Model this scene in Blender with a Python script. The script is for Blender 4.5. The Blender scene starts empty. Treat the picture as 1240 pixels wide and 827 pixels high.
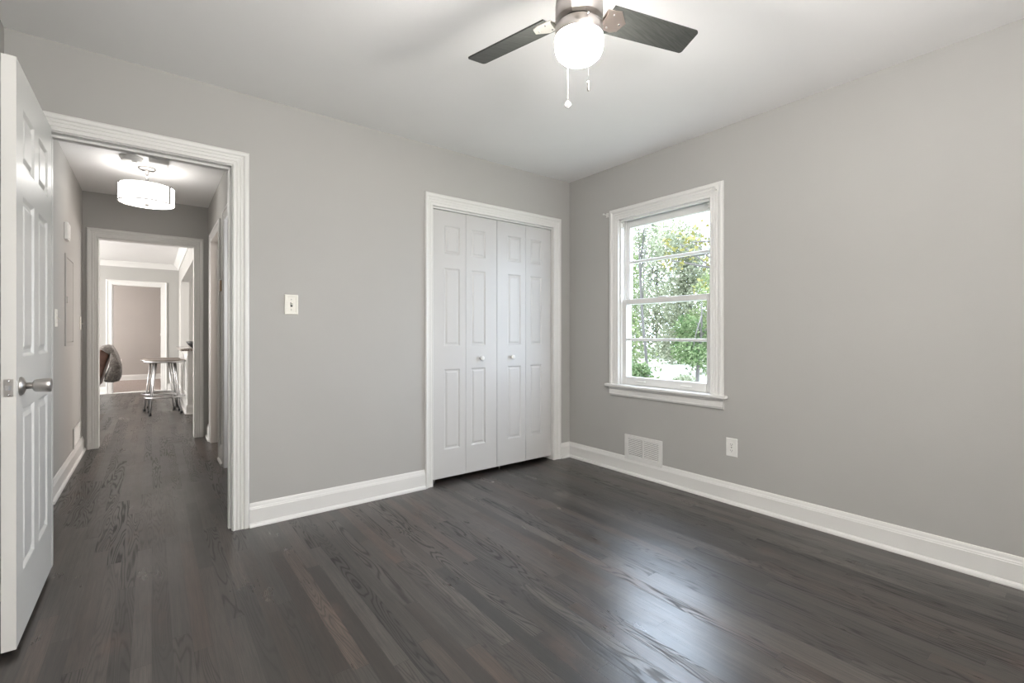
import bpy, bmesh, math, random
from math import sin, cos, pi, radians, atan2, sqrt
from mathutils import Vector, Matrix

S = bpy.context.scene
COL = S.collection
R = random.Random(11)

# ------------------------------------------------------------------ camera, world, sun, area lights, exposure
CAM_H = 1.087
cam_d = bpy.data.cameras.new('camera')
cam_d.sensor_width = 36.0
cam_d.lens = 566.5 / 1240 * 36.0
cam_d.shift_y = -8.5 / 1240
cam_d.clip_start = 0.02
cam = bpy.data.objects.new('camera', cam_d)
cam.location = (0, 0, CAM_H)
cam.rotation_euler = (radians(90), 0, radians(-37.58))
COL.objects.link(cam)
S.camera = cam

S.view_settings.view_transform = 'Standard'
S.view_settings.look = 'None'
S.view_settings.gamma = 1.0
S.view_settings.use_curve_mapping = False
S.view_settings.exposure = 1.08

W = bpy.data.worlds.new('sky')
S.world = W
W.use_nodes = True
bg = W.node_tree.nodes['Background']
bg.inputs[0].default_value = (0.70, 0.83, 1.0, 1)
bg.inputs[1].default_value = 6.4

def light(name, kind, loc, energy, color=(1, 1, 1), rot=(0, 0, 0), size=None, size_y=None, **kw):
    d = bpy.data.lights.new(name, kind)
    d.energy = energy
    d.color = color
    if kind == 'AREA':
        d.shape = 'RECTANGLE'
        d.size = size
        d.size_y = size_y or size
    for k, v in kw.items():
        setattr(d, k, v)
    o = bpy.data.objects.new(name, d)
    o.location = loc
    o.rotation_euler = rot
    COL.objects.link(o)
    return o

sun = light('sun', 'SUN', (-10, 0, 20), 2.2, (1, 0.95, 0.86), (0, radians(-42), radians(-25)), angle=radians(1.0))
# added fill lamp behind the camera, set in the made-up rear window
light('rear_fill', 'AREA', (0.85, -0.79, 1.42), 19, (1.0, 0.98, 0.945), (radians(90), 0, 0), 1.3, 1.25)
# added fill lamp, aimed up at the ceiling behind the camera
light('ceiling_fill', 'AREA', (0.62, -0.30, 1.55), 31, (1.0, 0.985, 0.975), (radians(180), 0, 0), 0.5, 0.5)
light('living_room_fill', 'AREA', (-3.45, 8.9, 1.4), 135, (1.0, 0.97, 0.94), (radians(90), 0, radians(-90)), 2.2, 1.5)  # added fill lamp at the assumed living room window, sky blocked behind it
light('kitchen_fill', 'AREA', (2.86, 8.9, 1.5), 55, (1.0, 0.95, 0.91), (radians(90), 0, radians(90)), 1.6, 1.2)  # added fill lamp for the kitchen, no source seen
light('far_room_fill', 'AREA', (-2.3, 12.9, 1.4), 46, (1.0, 0.95, 0.91), (radians(90), 0, radians(-90)), 1.4, 1.3)  # added fill lamp that brightens the carpeted room
light('small_room_fill', 'AREA', (1.26, 4.02, 1.35), 9, (0.97, 0.98, 1.0), (radians(90), 0, radians(90)), 0.6, 1.0)  # added lamp in the unseen small room, brightens the hall; no window built
light('side_room_warm_fill', 'AREA', (2.0, 5.2, 1.5), 14, (1.0, 0.86, 0.78), (radians(90), 0, radians(90)), 0.8, 0.9)  # assumed warm lamp for the peach light in the side room, no window built
pw = light('window_portal', 'AREA', (3.12, 2.05, 1.36), 1, (1, 1, 1), (radians(90), 0, radians(90)), 0.80, 1.34)
pw.data.cycles.is_portal = True

# ------------------------------------------------------------------ material helpers
def srgb(r, g, b):
    def f(c):
        c /= 255.0
        return c / 12.92 if c <= 0.04045 else ((c + 0.055) / 1.055) ** 2.4
    return (f(r), f(g), f(b), 1)

class NT:
    def __init__(self, name):
        self.m = bpy.data.materials.new(name)
        self.m.use_nodes = True
        self.t = self.m.node_tree
        self.t.nodes.clear()
        self.out = self.n('ShaderNodeOutputMaterial')
    def n(self, typ, **kw):
        nd = self.t.nodes.new(typ)
        for k, v in kw.items():
            setattr(nd, k, v)
        return nd
    def l(self, a, b):
        self.t.links.new(a, b)
    def setin(self, sock, v):
        if isinstance(v, bpy.types.NodeSocket):
            self.l(v, sock)
        else:
            sock.default_value = v
    def math(self, op, a, b=None, c=None, clamp=False):
        nd = self.n('ShaderNodeMath', operation=op, use_clamp=clamp)
        for i, v in enumerate((a, b, c)):
            if v is not None:
                self.setin(nd.inputs[i], v)
        return nd.outputs[0]
    def noise(self, vec, scale, detail=2.0, rough=0.5, dist=0.0, dim='3D'):
        nd = self.n('ShaderNodeTexNoise', noise_dimensions=dim)
        if vec is not None:
            self.l(vec, nd.inputs['Vector'])
        nd.inputs['Scale'].default_value = scale
        nd.inputs['Detail'].default_value = detail
        nd.inputs['Roughness'].default_value = rough
        nd.inputs['Distortion'].default_value = dist
        return nd.outputs['Fac']
    def ramp(self, fac, stops):
        nd = self.n('ShaderNodeValToRGB')
        el = nd.color_ramp.elements
        while len(el) > 1:
            el.remove(el[-1])
        el[0].position = stops[0][0]; el[0].color = stops[0][1]
        for p, c in stops[1:]:
            e = el.new(p); e.color = c
        self.l(fac, nd.inputs[0])
        return nd.outputs[0]
    def mix(self, fac, a, b, mode='MIX'):
        nd = self.n('ShaderNodeMix', data_type='RGBA', blend_type=mode)
        self.setin(nd.inputs[0], fac)
        self.setin(nd.inputs[6], a)
        self.setin(nd.inputs[7], b)
        return nd.outputs[2]
    def combine(self, x, y, z):
        nd = self.n('ShaderNodeCombineXYZ')
        for i, v in enumerate((x, y, z)):
            self.setin(nd.inputs[i], v)
        return nd.outputs[0]
    def obj(self):
        return self.n('ShaderNodeTexCoord').outputs['Object']
    def bump(self, h, strength, dist=0.01):
        nd = self.n('ShaderNodeBump')
        nd.inputs['Strength'].default_value = strength
        nd.inputs['Distance'].default_value = dist
        self.l(h, nd.inputs['Height'])
        return nd.outputs[0]
    def bsdf(self, color, rough=0.5, metal=0.0, normal=None, **kw):
        p = self.n('ShaderNodeBsdfPrincipled')
        self.setin(p.inputs['Base Color'], color)
        self.setin(p.inputs['Roughness'], rough)
        self.setin(p.inputs['Metallic'], metal)
        if normal is not None:
            self.l(normal, p.inputs['Normal'])
        for k, v in kw.items():
            self.setin(p.inputs[k.replace('_', ' ')], v)
        self.l(p.outputs[0], self.out.inputs[0])
        return p

def paint(name, col, rough=0.6, bump=0.0, bscale=180, var=0.03, spec=0.5):
    t = NT(name)
    co = t.obj()
    n1 = t.noise(co, 2.3, 3)
    c2 = tuple(min(1, c * (1 - var * 2)) for c in col[:3]) + (1,)
    c = t.ramp(n1, [(0.3, c2), (0.7, col)])
    nrm = None
    if bump:
        nrm = t.bump(t.noise(co, bscale, 3, 0.6), bump, 0.004)
    t.bsdf(c, rough, 0, nrm, Specular_IOR_Level=spec)
    return t.m

def metal(name, col, rough=0.25, aniso_scale=None):
    t = NT(name)
    r = rough
    if aniso_scale:
        co = t.obj()
        sx = t.n('ShaderNodeSeparateXYZ'); t.l(co, sx.inputs[0])
        v = t.combine(sx.outputs[0], sx.outputs[1], t.math('MULTIPLY', sx.outputs[2], 30.0))
        nn = t.noise(v, aniso_scale, 2)
        r = t.math('MULTIPLY_ADD', nn, 0.15, rough - 0.07)
    t.bsdf(col, r, 1.0)
    return t.m

def plain(name, col, rough=0.5, **kw):
    t = NT(name)
    co = t.obj()
    n1 = t.noise(co, 25, 2)
    c = t.ramp(n1, [(0.3, tuple(x * 0.93 for x in col[:3]) + (1,)), (0.7, col)])
    t.bsdf(c, rough, 0, None, **kw)
    return t.m

M = {}
M['wall'] = paint('wall_paint', (0.400, 0.392, 0.373, 1), 0.62, 0.10, 260, 0.012, 0.35)
M['wall_far'] = paint('taupe_wall_paint', (0.41, 0.380, 0.357, 1), 0.6, 0.08, 260, 0.02, 0.35)
M['ceiling'] = paint('ceiling_paint', (0.80, 0.79, 0.78, 1), 0.7, 0.12, 130, 0.012, 0.2)
M['trim'] = paint('trim_paint', (0.68, 0.672, 0.652, 1), 0.32, 0.02, 60, 0.012, 0.45)
M['door'] = paint('door_paint', (0.66, 0.655, 0.63, 1), 0.30, 0.02, 60, 0.012, 0.45)
M['leaf_door'] = paint('closet_door_paint', (0.525, 0.517, 0.505, 1), 0.38, 0.02, 60, 0.012, 0.45)
M['plastic'] = plain('white_plastic', (0.74, 0.73, 0.70, 1), 0.35)
M['ivory'] = plain('ivory_plastic', (0.75, 0.73, 0.66, 1), 0.35)
M['dark'] = plain('dark_slot', (0.012, 0.011, 0.010, 1), 0.6)
M['nickel'] = metal('brushed_nickel', (0.50, 0.465, 0.445, 1), 0.34, 40)
M['satin'] = metal('satin_nickel', (0.52, 0.50, 0.48, 1), 0.30, 30)
M['chrome'] = metal('chrome', (0.70, 0.69, 0.69, 1), 0.2)
M['tube_chrome'] = metal('worn_tube_chrome', (0.52, 0.51, 0.51, 1), 0.38)
M['copper'] = metal('warm_brushed_metal', (0.66, 0.55, 0.49, 1), 0.34, 40)
M['lit_metal'] = metal('lit_brushed_metal', (0.80, 0.77, 0.72, 1), 0.5)  # lighter copy for the blade irons; bright reflection put into the colour
M['brass'] = metal('aged_brass', (0.24, 0.16, 0.09, 1), 0.35)
M['rubber'] = plain('black_rubber', (0.015, 0.015, 0.015, 1), 0.6)

def floor_material():
    t = NT('dark_oak_strip_floor')
    co = t.obj()
    s = t.n('ShaderNodeSeparateXYZ'); t.l(co, s.inputs[0])
    x, y = s.outputs[0], s.outputs[1]
    PW = 0.057
    xs = t.math('DIVIDE', x, PW)
    row = t.math('FLOOR', xs)
    fx = t.math('FRACT', xs)
    wn = t.n('ShaderNodeTexWhiteNoise', noise_dimensions='1D'); t.l(row, wn.inputs['W'])
    off = t.math('MULTIPLY', wn.outputs['Value'], 7.31)
    ys = t.math('DIVIDE', t.math('ADD', y, off), 1.05)
    seg = t.math('FLOOR', ys)
    fy = t.math('FRACT', ys)
    wid = t.n('ShaderNodeTexWhiteNoise', noise_dimensions='2D')
    t.l(t.combine(row, seg, 0.0), wid.inputs['Vector'])
    rid = wid.outputs['Value']
    sc = t.n('ShaderNodeSeparateColor'); t.l(wid.outputs['Color'], sc.inputs[0])
    r2, r3 = sc.outputs[1], sc.outputs[2]
    # gaps
    ex = t.math('MINIMUM', fx, t.math('SUBTRACT', 1.0, fx))
    gx = t.math('LESS_THAN', ex, 0.014)
    ey = t.math('MINIMUM', fy, t.math('SUBTRACT', 1.0, fy))
    gy = t.math('LESS_THAN', ey, 0.0011)
    gap = t.math('MAXIMUM', gx, gy)
    # cathedral figure: contour lines of a stretched noise, shifted per board
    v1 = t.combine(t.math('ADD', t.math('MULTIPLY', x, 17.0), t.math('MULTIPLY', rid, 91.0)),
                   t.math('ADD', t.math('MULTIPLY', y, 1.35), t.math('MULTIPLY', r2, 57.0)), t.math('MULTIPLY', r3, 33.0))
    big = t.noise(v1, 1.0, 1.6, 0.45, 0.25)
    freq = t.math('MULTIPLY_ADD', r2, 60.0, 70.0)
    rings = t.math('SINE', t.math('MULTIPLY', big, freq))
    rings = t.math('MULTIPLY_ADD', rings, 0.5, 0.5)
    rings = t.math('POWER', rings, 3.0)
    # fine open pores
    v2 = t.combine(t.math('MULTIPLY', x, 420.0), t.math('MULTIPLY', y, 9.0), rid)
    pores = t.noise(v2, 1.0, 2, 0.6)
    v3 = t.combine(t.math('MULTIPLY', x, 90.0), t.math('MULTIPLY', y, 3.0), r2)
    streak = t.noise(v3, 1.0, 3, 0.6)
    # cathedral strength differs per board
    cs = t.math('MULTIPLY', t.math('SUBTRACT', r3, 0.35, clamp=True), 1.5, clamp=True)
    patch = t.noise(co, 1.1, 3, 0.55)
    patch2 = t.noise(t.combine(t.math('MULTIPLY', x, 5.0), t.math('MULTIPLY', y, 2.0), 4.0), 1.0, 4, 0.65)
    base = t.ramp(rid, [(0.0, (0.024, 0.0205, 0.0185, 1)), (0.30, (0.038, 0.0325, 0.029, 1)),
                        (0.60, (0.050, 0.043, 0.0385, 1)), (0.85, (0.064, 0.055, 0.049, 1)), (1.0, (0.084, 0.072, 0.064, 1))])
    tint = t.ramp(r2, [(0.0, (0.94, 0.98, 1.0, 1)), (0.5, (1, 1, 1, 1)), (1.0, (1.18, 0.97, 0.87, 1))])
    c = t.mix(1.0, base, tint, 'MULTIPLY')
    c = t.mix(t.math('MULTIPLY', rings, t.math('MULTIPLY_ADD', cs, 0.85, 0.20)), c, (0.012, 0.0105, 0.010, 1))
    c = t.mix(t.math('MULTIPLY', t.math('SUBTRACT', 0.54, pores, clamp=True), 3.2, clamp=True), c, (0.020, 0.018, 0.017, 1))
    sm = t.ramp(streak, [(0.25, (0.60, 0.60, 0.60, 1)), (0.75, (1.32, 1.30, 1.27, 1))])
    c = t.mix(1.0, c, sm, 'MULTIPLY')
    pm = t.ramp(patch, [(0.3, (0.84, 0.83, 0.82, 1)), (0.7, (1.16, 1.15, 1.14, 1))])
    c = t.mix(1.0, c, pm, 'MULTIPLY')
    # reddish worn spots
    worn = t.ramp(patch2, [(0.60, (0, 0, 0, 1)), (0.74, (1, 1, 1, 1))])
    c = t.mix(t.math('MULTIPLY', worn, 0.34), c, (0.135, 0.078, 0.058, 1))
    c = t.mix(t.math('MULTIPLY', gap, 0.8), c, (0.008, 0.007, 0.007, 1))
    rough = t.math('MULTIPLY_ADD', patch2, 0.30, 0.14)
    rough = t.math('MULTIPLY_ADD', rings, t.math('MULTIPLY', cs, 0.26), rough)
    rough = t.math('MULTIPLY_ADD', pores, 0.06, rough)
    h = t.math('MULTIPLY_ADD', rings, t.math('MULTIPLY', cs, -0.5), t.math('MULTIPLY', pores, 0.15))
    h = t.math('SUBTRACT', h, t.math('MULTIPLY', gap, 1.5))
    h = t.math('ADD', h, t.math('MULTIPLY', rid, 0.15))
    nrm = t.bump(h, 0.34, 0.0016)
    t.bsdf(c, rough, 0, nrm, Specular_IOR_Level=0.9, IOR=1.5)
    return t.m
M['floor'] = floor_material()

def carpet_material():
    t = NT('tan_carpet')
    co = t.obj()
    c = t.ramp(t.noise(co, 220, 3, 0.7), [(0.3, (0.20, 0.145, 0.12, 1)), (0.7, (0.36, 0.275, 0.235, 1))])
    t.bsdf(c, 0.95, 0, t.bump(t.noise(co, 300, 2), 0.8, 0.01), Sheen_Weight=0.3)
    return t.m
M['carpet'] = carpet_material()

def granite_material():
    t = NT('speckled_granite')
    co = t.obj()
    c = t.ramp(t.noise(co, 60, 4, 0.75), [(0.36, (0.03, 0.026, 0.024, 1)), (0.47, (0.20, 0.16, 0.13, 1)),
                                        (0.55, (0.42, 0.37, 0.33, 1)), (0.66, (0.70, 0.66, 0.62, 1))])
    t.bsdf(c, 0.12)
    return t.m
M['granite'] = granite_material()

def blade_material():
    t = NT('charcoal_blade_veneer')
    co = t.obj()
    s = t.n('ShaderNodeSeparateXYZ'); t.l(co, s.inputs[0])
    v = t.combine(t.math('MULTIPLY', s.outputs[0], 14.0), t.math('MULTIPLY', s.outputs[1], 160.0), s.outputs[2])
    c = t.ramp(t.noise(v, 1.0, 3, 0.6), [(0.3, (0.020, 0.021, 0.019, 1)), (0.7, (0.050, 0.051, 0.046, 1))])
    t.bsdf(c, 0.5)
    return t.m
M['blade'] = blade_material()

def glow(name, col, strength):
    t = NT(name)
    p = t.bsdf((0.9, 0.9, 0.9, 1), 0.25)
    p.inputs['Emission Color'].default_value = col
    p.inputs['Emission Strength'].default_value = strength
    return t.m
M['globe'] = glow('lit_opal_globe', (1, 0.965, 0.925, 1), 84.0)
M['drum'] = glow('lit_fabric_drum', (1, 0.97, 0.93, 1), 3.0)
M['diffuser'] = glow('lit_frosted_diffuser', (1, 0.97, 0.93, 1), 0.55)

def glass_material(name, fac=0.06):
    t = NT(name)
    a = t.n('ShaderNodeBsdfTransparent')
    g = t.n('ShaderNodeBsdfGlossy'); g.inputs['Roughness'].default_value = 0.02
    lw = t.n('ShaderNodeFresnel'); lw.inputs['IOR'].default_value = 1.45
    mx = t.n('ShaderNodeMixShader')
    ge = t.n('ShaderNodeNewGeometry')          # reflect on the entering side of the pane only
    f = t.math('MULTIPLY', lw.outputs[0], t.math('SUBTRACT', 1.0, ge.outputs['Backfacing']))
    t.l(f, mx.inputs[0]); t.l(a.outputs[0], mx.inputs[1]); t.l(g.outputs[0], mx.inputs[2])
    t.l(mx.outputs[0], t.out.inputs[0])
    return t.m
M['glass'] = glass_material('window_glass')

def crystal_material():
    t = NT('clear_crystal')
    t.bsdf((0.86, 0.85, 0.84, 1), 0.08, 0, None, Transmission_Weight=0.5, IOR=1.5)
    return t.m
M['crystal'] = crystal_material()

def leather_material():
    t = NT('brown_leather')
    co = t.obj()
    c = t.ramp(t.noise(co, 9, 4, 0.6), [(0.3, (0.075, 0.034, 0.022, 1)), (0.7, (0.155, 0.075, 0.052, 1))])
    t.bsdf(c, 0.42, 0, t.bump(t.noise(co, 90, 3), 0.25, 0.004))
    return t.m
M['leather'] = leather_material()

def throw_material():
    t = NT('grey_fleece')
    co = t.obj()
    c = t.ramp(t.noise(co, 45, 4, 0.75), [(0.32, (0.060, 0.052, 0.046, 1)), (0.55, (0.20, 0.175, 0.155, 1)), (0.72, (0.38, 0.345, 0.31, 1))])
    t.bsdf(c, 0.95, 0, t.bump(t.noise(co, 110, 3), 0.9, 0.02), Sheen_Weight=0.4)
    return t.m
M['fleece'] = throw_material()

def leaf_material(name, c1, c2, c3):
    t = NT(name)
    geo = t.n('ShaderNodeNewGeometry')
    c = t.ramp(geo.outputs['Random Per Island'], [(0.0, c1), (0.5, c2), (1.0, c3)])
    d = t.n('ShaderNodeBsdfDiffuse'); t.l(c, d.inputs[0])
    tr = t.n('ShaderNodeBsdfTranslucent'); t.l(c, tr.inputs[0])
    mx = t.n('ShaderNodeMixShader'); mx.inputs[0].default_value = 0.45
    t.l(d.outputs[0], mx.inputs[1]); t.l(tr.outputs[0], mx.inputs[2])
    t.l(mx.outputs[0], t.out.inputs[0])
    return t.m
M['leaf_green'] = leaf_material('green_leaves', (0.069, 0.096, 0.035, 1), (0.128, 0.159, 0.069, 1), (0.228, 0.252, 0.135, 1))
M['leaf_deep'] = leaf_material('deep_green_leaves', (0.048, 0.080, 0.032, 1), (0.096, 0.135, 0.058, 1), (0.183, 0.220, 0.117, 1))
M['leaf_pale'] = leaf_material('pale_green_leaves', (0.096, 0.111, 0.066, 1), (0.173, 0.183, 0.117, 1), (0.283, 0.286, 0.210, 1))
M['leaf_olive'] = leaf_material('olive_leaves', (0.090, 0.086, 0.024, 1), (0.149, 0.135, 0.045, 1), (0.228, 0.204, 0.086, 1))
M['bark'] = plain('grey_bark', (0.07, 0.062, 0.055, 1), 0.9)
def ground_material():
    t = NT('sunlit_ground')
    co = t.obj()
    c = t.ramp(t.noise(co, 3.0, 5, 0.7), [(0.35, (0.12, 0.16, 0.09, 1)), (0.55, (0.25, 0.25, 0.20, 1)), (0.7, (0.42, 0.40, 0.34, 1))])
    t.bsdf(c, 0.95)
    return t.m
M['ground'] = ground_material()

# ------------------------------------------------------------------ mesh helpers
class MB:
    def __init__(self):
        self.v = []; self.f = []; self.sm = []
    def add(self, vs, fs, smooth=False):
        b = len(self.v)
        self.v += [tuple(p) for p in vs]
        self.f += [tuple(b + i for i in f) for f in fs]
        self.sm += [smooth] * len(fs)
        return self
    def box(self, x0, x1, y0, y1, z0, z1):
        vs = [(x, y, z) for z in (z0, z1) for y in (y0, y1) for x in (x0, x1)]
        return self.add(vs, [(0, 2, 3, 1), (4, 5, 7, 6), (0, 1, 5, 4), (2, 6, 7, 3), (0, 4, 6, 2), (1, 3, 7, 5)])
    def lathe(self, prof, c=(0, 0, 0), axis='z', n=40, smooth=True):
        """prof: list of (r, h); closed on the axis where r == 0"""
        vs = []; fs = []
        for r, h in prof:
            for k in range(n):
                a = 2 * pi * k / n
                p, q = r * cos(a), r * sin(a)
                if axis == 'z': pt = (p, q, h)
                elif axis == 'x': pt = (h, p, q)
                else: pt = (q, h, p)
                vs.append((pt[0] + c[0], pt[1] + c[1], pt[2] + c[2]))
        for i in range(len(prof) - 1):
            for k in range(n):
                k2 = (k + 1) % n
                fs.append((i * n + k, i * n + k2, (i + 1) * n + k2, (i + 1) * n + k))
        if prof[0][0] > 1e-6: fs.append(tuple(reversed(range(n))))
        if prof[-1][0] > 1e-6: fs.append(tuple((len(prof) - 1) * n + k for k in range(n)))
        return self.add(vs, fs, smooth)
    def tube(self, pts, rad, n=10, closed=False, cap=True):
        pts = [Vector(p) for p in pts]
        m = len(pts)
        rads = rad if isinstance(rad, (list, tuple)) else [rad] * m
        vs = []; fs = []
        up = None
        for i, p in enumerate(pts):
            if closed:
                t = pts[(i + 1) % m] - pts[i - 1]
            else:
                t = pts[min(i + 1, m - 1)] - pts[max(i - 1, 0)]
            t.normalize()
            if up is None:
                up = t.orthogonal().normalized()
            up = (up - t * up.dot(t))
            if up.length < 1e-5: up = t.orthogonal()
            up.normalize()
            s = t.cross(up)
            for k in range(n):
                a = 2 * pi * k / n
                vs.append(p + (up * cos(a) + s * sin(a)) * rads[i])
        segs = m if closed else m - 1
        for i in range(segs):
            j = (i + 1) % m
            for k in range(n):
                k2 = (k + 1) % n
                fs.append((i * n + k, i * n + k2, j * n + k2, j * n + k))
        if not closed and cap:
            fs.append(tuple(reversed(range(n))))
            fs.append(tuple((m - 1) * n + k for k in range(n)))
        return self.add(vs, fs, True)
    def ring(self, c, R_, r, n=48, m=8):
        return self.tube([(c[0] + R_ * cos(2 * pi * k / n), c[1] + R_ * sin(2 * pi * k / n), c[2]) for k in range(n)], r, m, True)
    def prism(self, poly, a, b, fn):
        """poly: 2-D outline; fn(u, v, w) -> point; extruded from w=a to w=b"""
        n = len(poly)
        vs = [fn(u, v, a) for u, v in poly] + [fn(u, v, b) for u, v in poly]
        fs = [tuple(reversed(range(n))), tuple(range(n, 2 * n))]
        fs += [(i, (i + 1) % n, n + (i + 1) % n, n + i) for i in range(n)]
        return self.add(vs, fs)
    def rows(self, rows, closed_profile=False, caps=False, smooth=False):
        n = len(rows[0])
        vs = [p for r in rows for p in r]
        fs = []
        for i in range(len(rows) - 1):
            for k in range(n if closed_profile else n - 1):
                k2 = (k + 1) % n
                fs.append((i * n + k, i * n + k2, (i + 1) * n + k2, (i + 1) * n + k))
        if caps:
            fs.append(tuple(reversed(range(n))))
            fs.append(tuple((len(rows) - 1) * n + k for k in range(n)))
        return self.add(vs, fs, smooth)
    def build(self, name, mat, parent=None, loc=None, bevel=0.0, seg=2, kind=None, solid=0.0, subsurf=0):
        if loc is not None:
            vs = [(p[0] - loc[0], p[1] - loc[1], p[2] - loc[2]) for p in self.v]
        elif parent is not None and 'world_built' in parent:
            L = WB[parent.name]
            vs = [(p[0] - L[0], p[1] - L[1], p[2] - L[2]) for p in self.v]
        else:
            vs = self.v
        me = bpy.data.meshes.new(name)
        me.from_pydata(vs, [], self.f)
        me.polygons.foreach_set('use_smooth', self.sm)
        bm = bmesh.new(); bm.from_mesh(me)
        bmesh.ops.recalc_face_normals(bm, faces=bm.faces)
        bm.to_mesh(me); bm.free()
        me.materials.append(mat)
        o = bpy.data.objects.new(name, me)
        COL.objects.link(o)
        if loc is not None: o.location = loc
        if parent is not None: o.parent = parent
        if bevel:
            m = o.modifiers.new('bevel', 'BEVEL')
            m.width = bevel; m.segments = seg; m.limit_method = 'ANGLE'; m.angle_limit = radians(35)
        if solid:
            m = o.modifiers.new('solid', 'SOLIDIFY'); m.thickness = solid; m.offset = 0
        if subsurf:
            m = o.modifiers.new('sub', 'SUBSURF'); m.levels = subsurf; m.render_levels = subsurf
        if kind: o['kind'] = kind
        return o

WB = {}
def tag(o, label, cat, group=None, kind=None):
    o['label'] = label; o['category'] = cat
    if group: o['group'] = group
    if kind: o['kind'] = kind
    return o
def thing(name, loc, label, cat, group=None, kind=None, world=True):
    """Empty at the thing's base; parts are drawn in world coordinates unless world=False"""
    o = bpy.data.objects.new(name, None)
    o.empty_display_size = 0.1
    COL.objects.link(o)
    o.location = loc
    tag(o, label, cat, group, kind)
    if world:
        o['world_built'] = 1
        WB[o.name] = loc
    return o
def sub(mb, name, mat, parent, root, **kw):
    """a sub-part drawn in world coordinates under a part of root"""
    o = mb.build(name, mat, None, None, **kw)
    L = WB[root.name]
    for v in o.data.vertices:
        v.co = (v.co[0] - L[0], v.co[1] - L[1], v.co[2] - L[2])
    o.parent = parent
    return o
def copy_tree(o, parent=None):
    c = o.copy(); COL.objects.link(c)
    if parent is not None: c.parent = parent
    for ch in list(o.children):
        copy_tree(ch, c)
    return c

def wall_mesh(a0, a1, z0, z1, holes, t0, t1, fn):
    """solid wall slab with rectangular holes (a, b, z0, z1); fn(a, t, z) -> point"""
    A = sorted({a0, a1} | {h[0] for h in holes} | {h[1] for h in holes})
    Z = sorted({z0, z1} | {h[2] for h in holes} | {h[3] for h in holes})
    A = [a for a in A if a0 <= a <= a1]; Z = [z for z in Z if z0 <= z <= z1]
    def solid(i, j):
        if i < 0 or j < 0 or i >= len(A) - 1 or j >= len(Z) - 1: return False
        ca, cz = (A[i] + A[i + 1]) / 2, (Z[j] + Z[j + 1]) / 2
        return not any(h[0] < ca < h[1] and h[2] < cz < h[3] for h in holes)
    mb = MB(); idx = {}
    def vid(i, j, k):
        if (i, j, k) not in idx:
            idx[(i, j, k)] = len(mb.v)
            mb.v.append(fn(A[i], (t0, t1)[k], Z[j]))
        return idx[(i, j, k)]
    def face(*q):
        mb.f.append(tuple(vid(*x) for x in q)); mb.sm.append(False)
    for i in range(len(A) - 1):
        for j in range(len(Z) - 1):
            if not solid(i, j): continue
            for k in (0, 1):
                face((i, j, k), (i + 1, j, k), (i + 1, j + 1, k), (i, j + 1, k))
            if not solid(i - 1, j): face((i, j, 0), (i, j + 1, 0), (i, j + 1, 1), (i, j, 1))
            if not solid(i + 1, j): face((i + 1, j, 0), (i + 1, j + 1, 0), (i + 1, j + 1, 1), (i + 1, j, 1))
            if not solid(i, j - 1): face((i, j, 0), (i + 1, j, 0), (i + 1, j, 1), (i, j, 1))
            if not solid(i, j + 1): face((i, j + 1, 0), (i + 1, j + 1, 0), (i + 1, j + 1, 1), (i, j + 1, 1))
    return mb

X_ = lambda a, t, z: (a, t, z)      # wall running along x, thickness along y
Y_ = lambda a, t, z: (t, a, z)      # wall running along y, thickness along x

CAS = [(0, 0), (0, .011), (.004, .013), (.008, .0105), (.018, .0105), (.022, .0135), (.026, .0105), (.036, .0115),
       (.040, .0145), (.044, .0115), (.052, .0125), (.056, .018), (.062, .020), (.072, .020), (.077, .017), (.08, .012), (.08, 0)]
def casing(mb, a0, a1, z0, z1, face, sgn, plane, w=0.08, wl=None, legs=(True, True)):
    """door/window casing swept round three sides; plane 'x' (wall along x) or 'y'"""
    rows = []
    path = [(a0, z0, -1, 0), (a0, z1, -1, 1), (a1, z1, 1, 1), (a1, z0, 1, 0)]
    for (a, z, da, dz) in path:
        r = []
        for o, d in CAS:
            k = w / 0.08
            ka = (wl or w) / 0.08 if da < 0 else k
            aa, zz, tt = a + da * o * ka, z + dz * o * k, face + sgn * d
            r.append((aa, tt, zz) if plane == 'x' else (tt, aa, zz))
        rows.append(r)
    mb.rows(rows, True, True)
    return mb

BASE = [(0, 0), (.028, 0), (.028, .007), (.025, .015), (.019, .020), (.0145, .022), (.0145, .098), (.0125, .101), (.012, .106),
        (.009, .112), (.007, .122), (.004, .130), (0, .132)]
def baseboard(mb, p0, p1, nrm, m0=0, m1=0, prof=BASE):
    d = Vector((p1[0] - p0[0], p1[1] - p0[1])).normalized()
    rows = []
    for p, m in ((p0, m0), (p1, m1)):
        rows.append([(p[0] + nrm[0] * o + d.x * o * m, p[1] + nrm[1] * o + d.y * o * m, z) for o, z in prof])
    mb.rows(rows, True, True)
    return mb

CROWN = [(0, 0), (0, -.095), (.012, -.095), (.014, -.080), (.030, -.060), (.055, -.035), (.072, -.018), (.082, -.012), (.082, 0)]

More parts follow.
